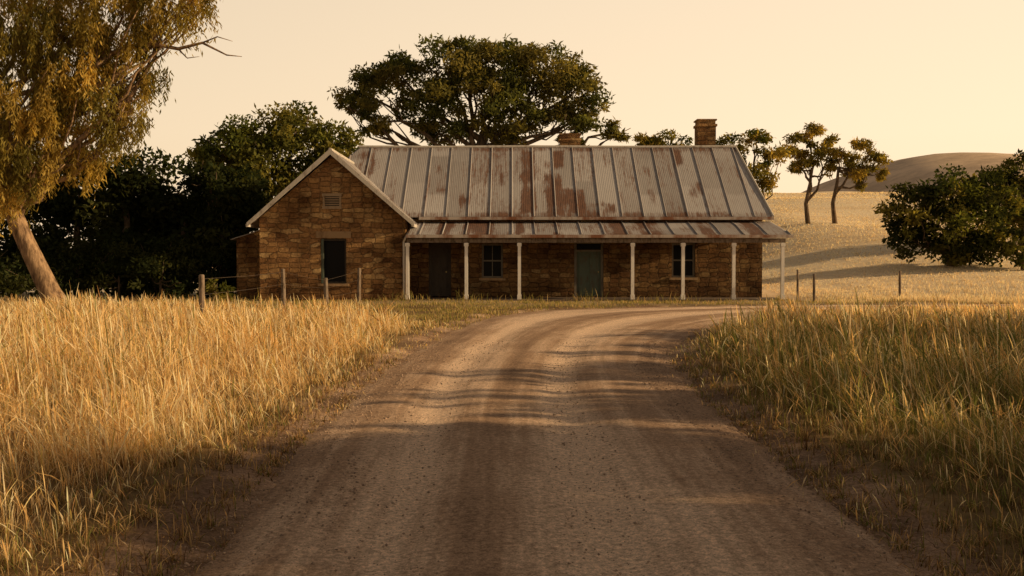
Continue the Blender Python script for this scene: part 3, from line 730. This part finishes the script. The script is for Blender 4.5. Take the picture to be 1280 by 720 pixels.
for (bx,by,ms,lab) in [
  (9.0,60,[(8.2,60,8.5,1.2,1.2,.6),(9.7,60,8.6,1.2,1.2,.7),(9.0,60,7.6,1.6,1.4,.8),(10.6,60,7.8,.9,1,.6),(7.4,60,7.9,.8,1,.5)],"gum tree crown showing above the iron roof"),
  (14.3,60,[(13.2,60,8.3,1.1,1.1,.8),(14.5,60,8.6,1.1,1.1,.8),(15.6,60,7.9,.9,1,.8),(14.3,60,7.2,1.4,1.2,.9),(13.2,60,6.2,1.1,1.2,.8),(15.4,60,6.3,.8,.9,.7)],"gum tree growing behind the end of the farmhouse")]:
    z0=gz(bx,by)
    tree("gum_tree",lab,"tree",(bx,by,z0),[((bx,by,z0-.3),.25),((bx+.1,by,z0+2),.2),((bx,by,6.6),.13)],ms,0.28,0.10,320,G_GOLD[:3]+G_MID,M_BARKD,sub=18,tight=.4,droop=.3)
hill=[(22.3,75,[(21.2,75,10.2,1.3,1.3,.8),(22.6,75,10.9,1.1,1.2,.8),(23.9,75,10.0,.9,1.1,.8),(22.6,75,9.2,1.4,1.3,.7),(21.0,75,8.6,.9,.9,.5),(23.8,75,8.3,.9,.9,.5)],"slender gum tree on the golden hillside"),
      (24.0,74,[(25.6,74,9.6,1.3,1.2,.8),(26.8,74,8.7,1.0,1.1,.7),(25.2,74,8.3,1.4,1.3,.8),(24.3,74,9.4,.9,1,.7),(27.4,74,8.0,.6,.6,.5),(26.2,74,7.4,.8,.7,.5)],"forked gum tree on the golden hillside")]
for bx,by,ms,lab in hill:
    z0=gz(bx,by)
    tree("gum_tree",lab,"tree",(bx,by,z0),[((bx,by,z0-.3),.20),((bx-.2,by,z0+1.5),.15),((bx+.1,by,z0+3),.12),((bx+.2,by,z0+4.2),.09)],ms,0.30,0.11,320,G_GOLD[:3],M_BARKD,group="gum trees on the golden hillside",sub=15,tight=.38,droop=.3,fork=.35,limb_r=.5)
rt=[(22.1,50,[(20.3,50,4.3,1.5,1.4,1.1),(22.0,50,5.0,1.8,1.6,1.1),(23.6,50,4.4,1.5,1.5,1.2),(22.0,49.6,3.3,2.4,1.8,1.3),(20.0,50,2.8,1.2,1.3,1.0),(23.4,49.8,2.6,1.6,1.5,1.0),(21.6,49.6,1.9,1.5,1.2,.7)],"broad dark round tree standing in golden grass"),
    (29.3,57,[(27.6,57,6.0,1.3,1.3,.9),(29.4,57,6.8,1.6,1.5,.9),(31.2,57,6.3,1.5,1.4,1.0),(29.2,57,5.2,2.4,1.8,1.2),(31.0,57,4.5,1.7,1.6,1.2),(29.2,57,3.7,2,1.6,1.0)],"tall dark tree behind the round tree in the paddock"),
    (24.8,48,[(24.6,48,2.2,1.2,1.1,.9),(25.8,48.3,2.6,1.1,1.1,.9)],"small dark bushy tree in golden grass")]
for bx,by,ms,lab in rt:
    z0=gz(bx,by)
    tree("paddock_tree",lab,"tree",(bx,by,z0),[((bx,by,z0-.3),.28),((bx,by,z0+1),.22),((bx,by,z0+2.4),.14)],ms,0.25,0.12,350,G_DARK+G_MID,M_BARKD,sub=24,tight=.38,droop=.2,fork=.25)
sh=[(15.2,9.5,4.5),(15.3,12.6,4.4),(15.8,15.8,4.4),(16.6,19.6,3.9)]
for bx,by,hh in sh:
    tree("shrub","bushy green shrub beside the gravel track","shrub",(bx,by,0),[((bx,by,-.1),.1),((bx,by,.8),.08),((bx,by,1.6),.05)],
      [(bx,by,hh*.70,1.5,1.5,hh*.30),(bx+.3,by+.8,hh*.45,1.3,1.3,hh*.3),(bx,by-.6,hh*.35,1.3,1.3,hh*.3)],0.26,0.22,210,G_MID,M_BARKD,group="bushy shrubs beside the track",sub=20,tight=.44)
for (bx,by,zt) in [(17.0,0.2,6.0),(17.5,2.9,6.3),(16.5,5.6,6.1)]:
    tree("gum_tree","spreading gum tree beside the gravel track","tree",(bx,by,0),[((bx,by,-.3),.3),((bx,by,1.6),.22),((bx,by,3.4),.14)],
     [(bx,by-.8,zt-1.0,1.5,1.2,.9),(bx+.4,by+.8,zt-1.5,1.5,1.2,.9),(bx,by,zt-2.6,1.6,1.6,1.1),(bx-.3,by+.3,zt-3.9,1.4,1.4,1.0),(bx,by,zt-5.0,1.2,1.4,.8)],0.26,0.22,230,G_GUM,M_BARK,group="gum trees beside the gravel track",sub=20,tight=.46,droop=.4)

# ---------------------------------------------------------------- fences
def fence(label,pts,hgt,rad,group=None,lean=0.03,wires=(0.35,0.7,1.0)):
    b=pts[0]; z0=gz(*b)
    o=empty("wire_fence",(b[0],b[1],z0),label,"fence",group)
    tops=[]
    for k,(x,y) in enumerate(pts):
        z=gz(x,y); h=hgt[k] if isinstance(hgt,(list,tuple)) else hgt*random.uniform(.9,1.05)
        r=rad*random.uniform(.8,1.1); lx,ly=random.uniform(-lean,lean),random.uniform(-lean,lean)
        m=MB(); m.tube([(x,y,z-.2),(x+lx*.5,y+ly*.5,z+h*.5),(x+lx,y+ly,z+h*.985),(x+lx,y+ly,z+h)],[r*1.05,r,r*.92,r*.6],9)
        link("post",m.mesh("post",M_WOOD),o,(b[0],b[1],z0)); tops.append((x,y,z,h))
    for wz in wires:
        m=MB()
        for a,c in zip(tops,tops[1:]):
            pa=Vector((a[0],a[1],a[2]+a[3]*wz*.92)); pc=Vector((c[0],c[1],c[2]+c[3]*wz*.92)); mid=(pa+pc)/2; mid.z-=.02
            m.tube([pa,mid,pc],[.003]*3,5)
        link("wire",m.mesh("wire",M_WIRE),o,(b[0],b[1],z0))
fence("old timber post and wire fence in tall dry grass",[(-6.6,21.2),(-6.65,29),(-6.35,34),(-5.7,37.0)],[1.22,1.26,1.0,1.25],0.08)
fence("short timber post and wire fence at paddock edge",[(10.8,37.6),(11.3,37.2),(15.4,39.5)],1.15,0.05)

# ---------------------------------------------------------------- light
el=math.radians(16)
az=Vector((0.995,-0.10,0)).normalized()
ts=Vector((az.x*math.cos(el),az.y*math.cos(el),math.sin(el)))
sun=bpy.data.lights.new("sun",'SUN'); sun.energy=5; sun.angle=math.radians(0.6); sun.color=(1.0,0.70,0.37)
so=bpy.data.objects.new("sun",sun); so.rotation_euler=ts.to_track_quat('Z','Y').to_euler(); so.location=(30,0,20); col.objects.link(so)
W=bpy.data.worlds.new("World"); scene.world=W; W.use_nodes=True
nt=W.node_tree; nt.nodes.clear()
out=nt.nodes.new('ShaderNodeOutputWorld'); bg=nt.nodes.new('ShaderNodeBackground'); bg.inputs[1].default_value=0.1
sky=nt.nodes.new('ShaderNodeTexSky'); sky.sky_type='NISHITA'; sky.sun_disc=False; sky.sun_elevation=el; sky.sun_rotation=math.atan2(az.x,az.y)
sky.dust_density=3.0; sky.air_density=1.2; sky.ozone_density=0.5
tc=nt.nodes.new('ShaderNodeTexCoord'); sp=nt.nodes.new('ShaderNodeSeparateXYZ'); nt.links.new(tc.outputs['Generated'],sp.inputs[0])
gr=ramp(nt,sp.outputs[2],[(0.0,(1.0,0.735,0.46)),(0.12,(0.99,0.77,0.52)),(0.27,(0.90,0.71,0.50)),(0.38,(0.25,0.20,0.16)),(1.0,(0.07,0.062,0.057))])
glow=math_(nt,'ADD',math_(nt,'MULTIPLY',sp.outputs[0],3.0),math_(nt,'ADD',math_(nt,'MULTIPLY',sp.outputs[1],2.2),9.4))
gm=nt.nodes.new('ShaderNodeVectorMath'); gm.operation='SCALE'; nt.links.new(gr.outputs[0],gm.inputs[0]); nt.links.new(glow,gm.inputs['Scale'])
tint=mixc(nt,'MULTIPLY',1.0,sky.outputs[0],(1.1,0.82,0.52))
mx=mixc(nt,'MIX',0.87,tint,gm.outputs[0])
nt.links.new(mx,bg.inputs[0]); nt.links.new(bg.outputs[0],out.inputs[0])

# ---------------------------------------------------------------- camera
cam=bpy.data.cameras.new("camera"); cam.lens=35; cam.sensor_width=36; cam.clip_end=5000; cam.clip_start=0.05
co=bpy.data.objects.new("camera",cam); co.location=(0,0,1.6)
co.rotation_euler=(math.radians(90-1.61),0,0); col.objects.link(co); scene.camera=co
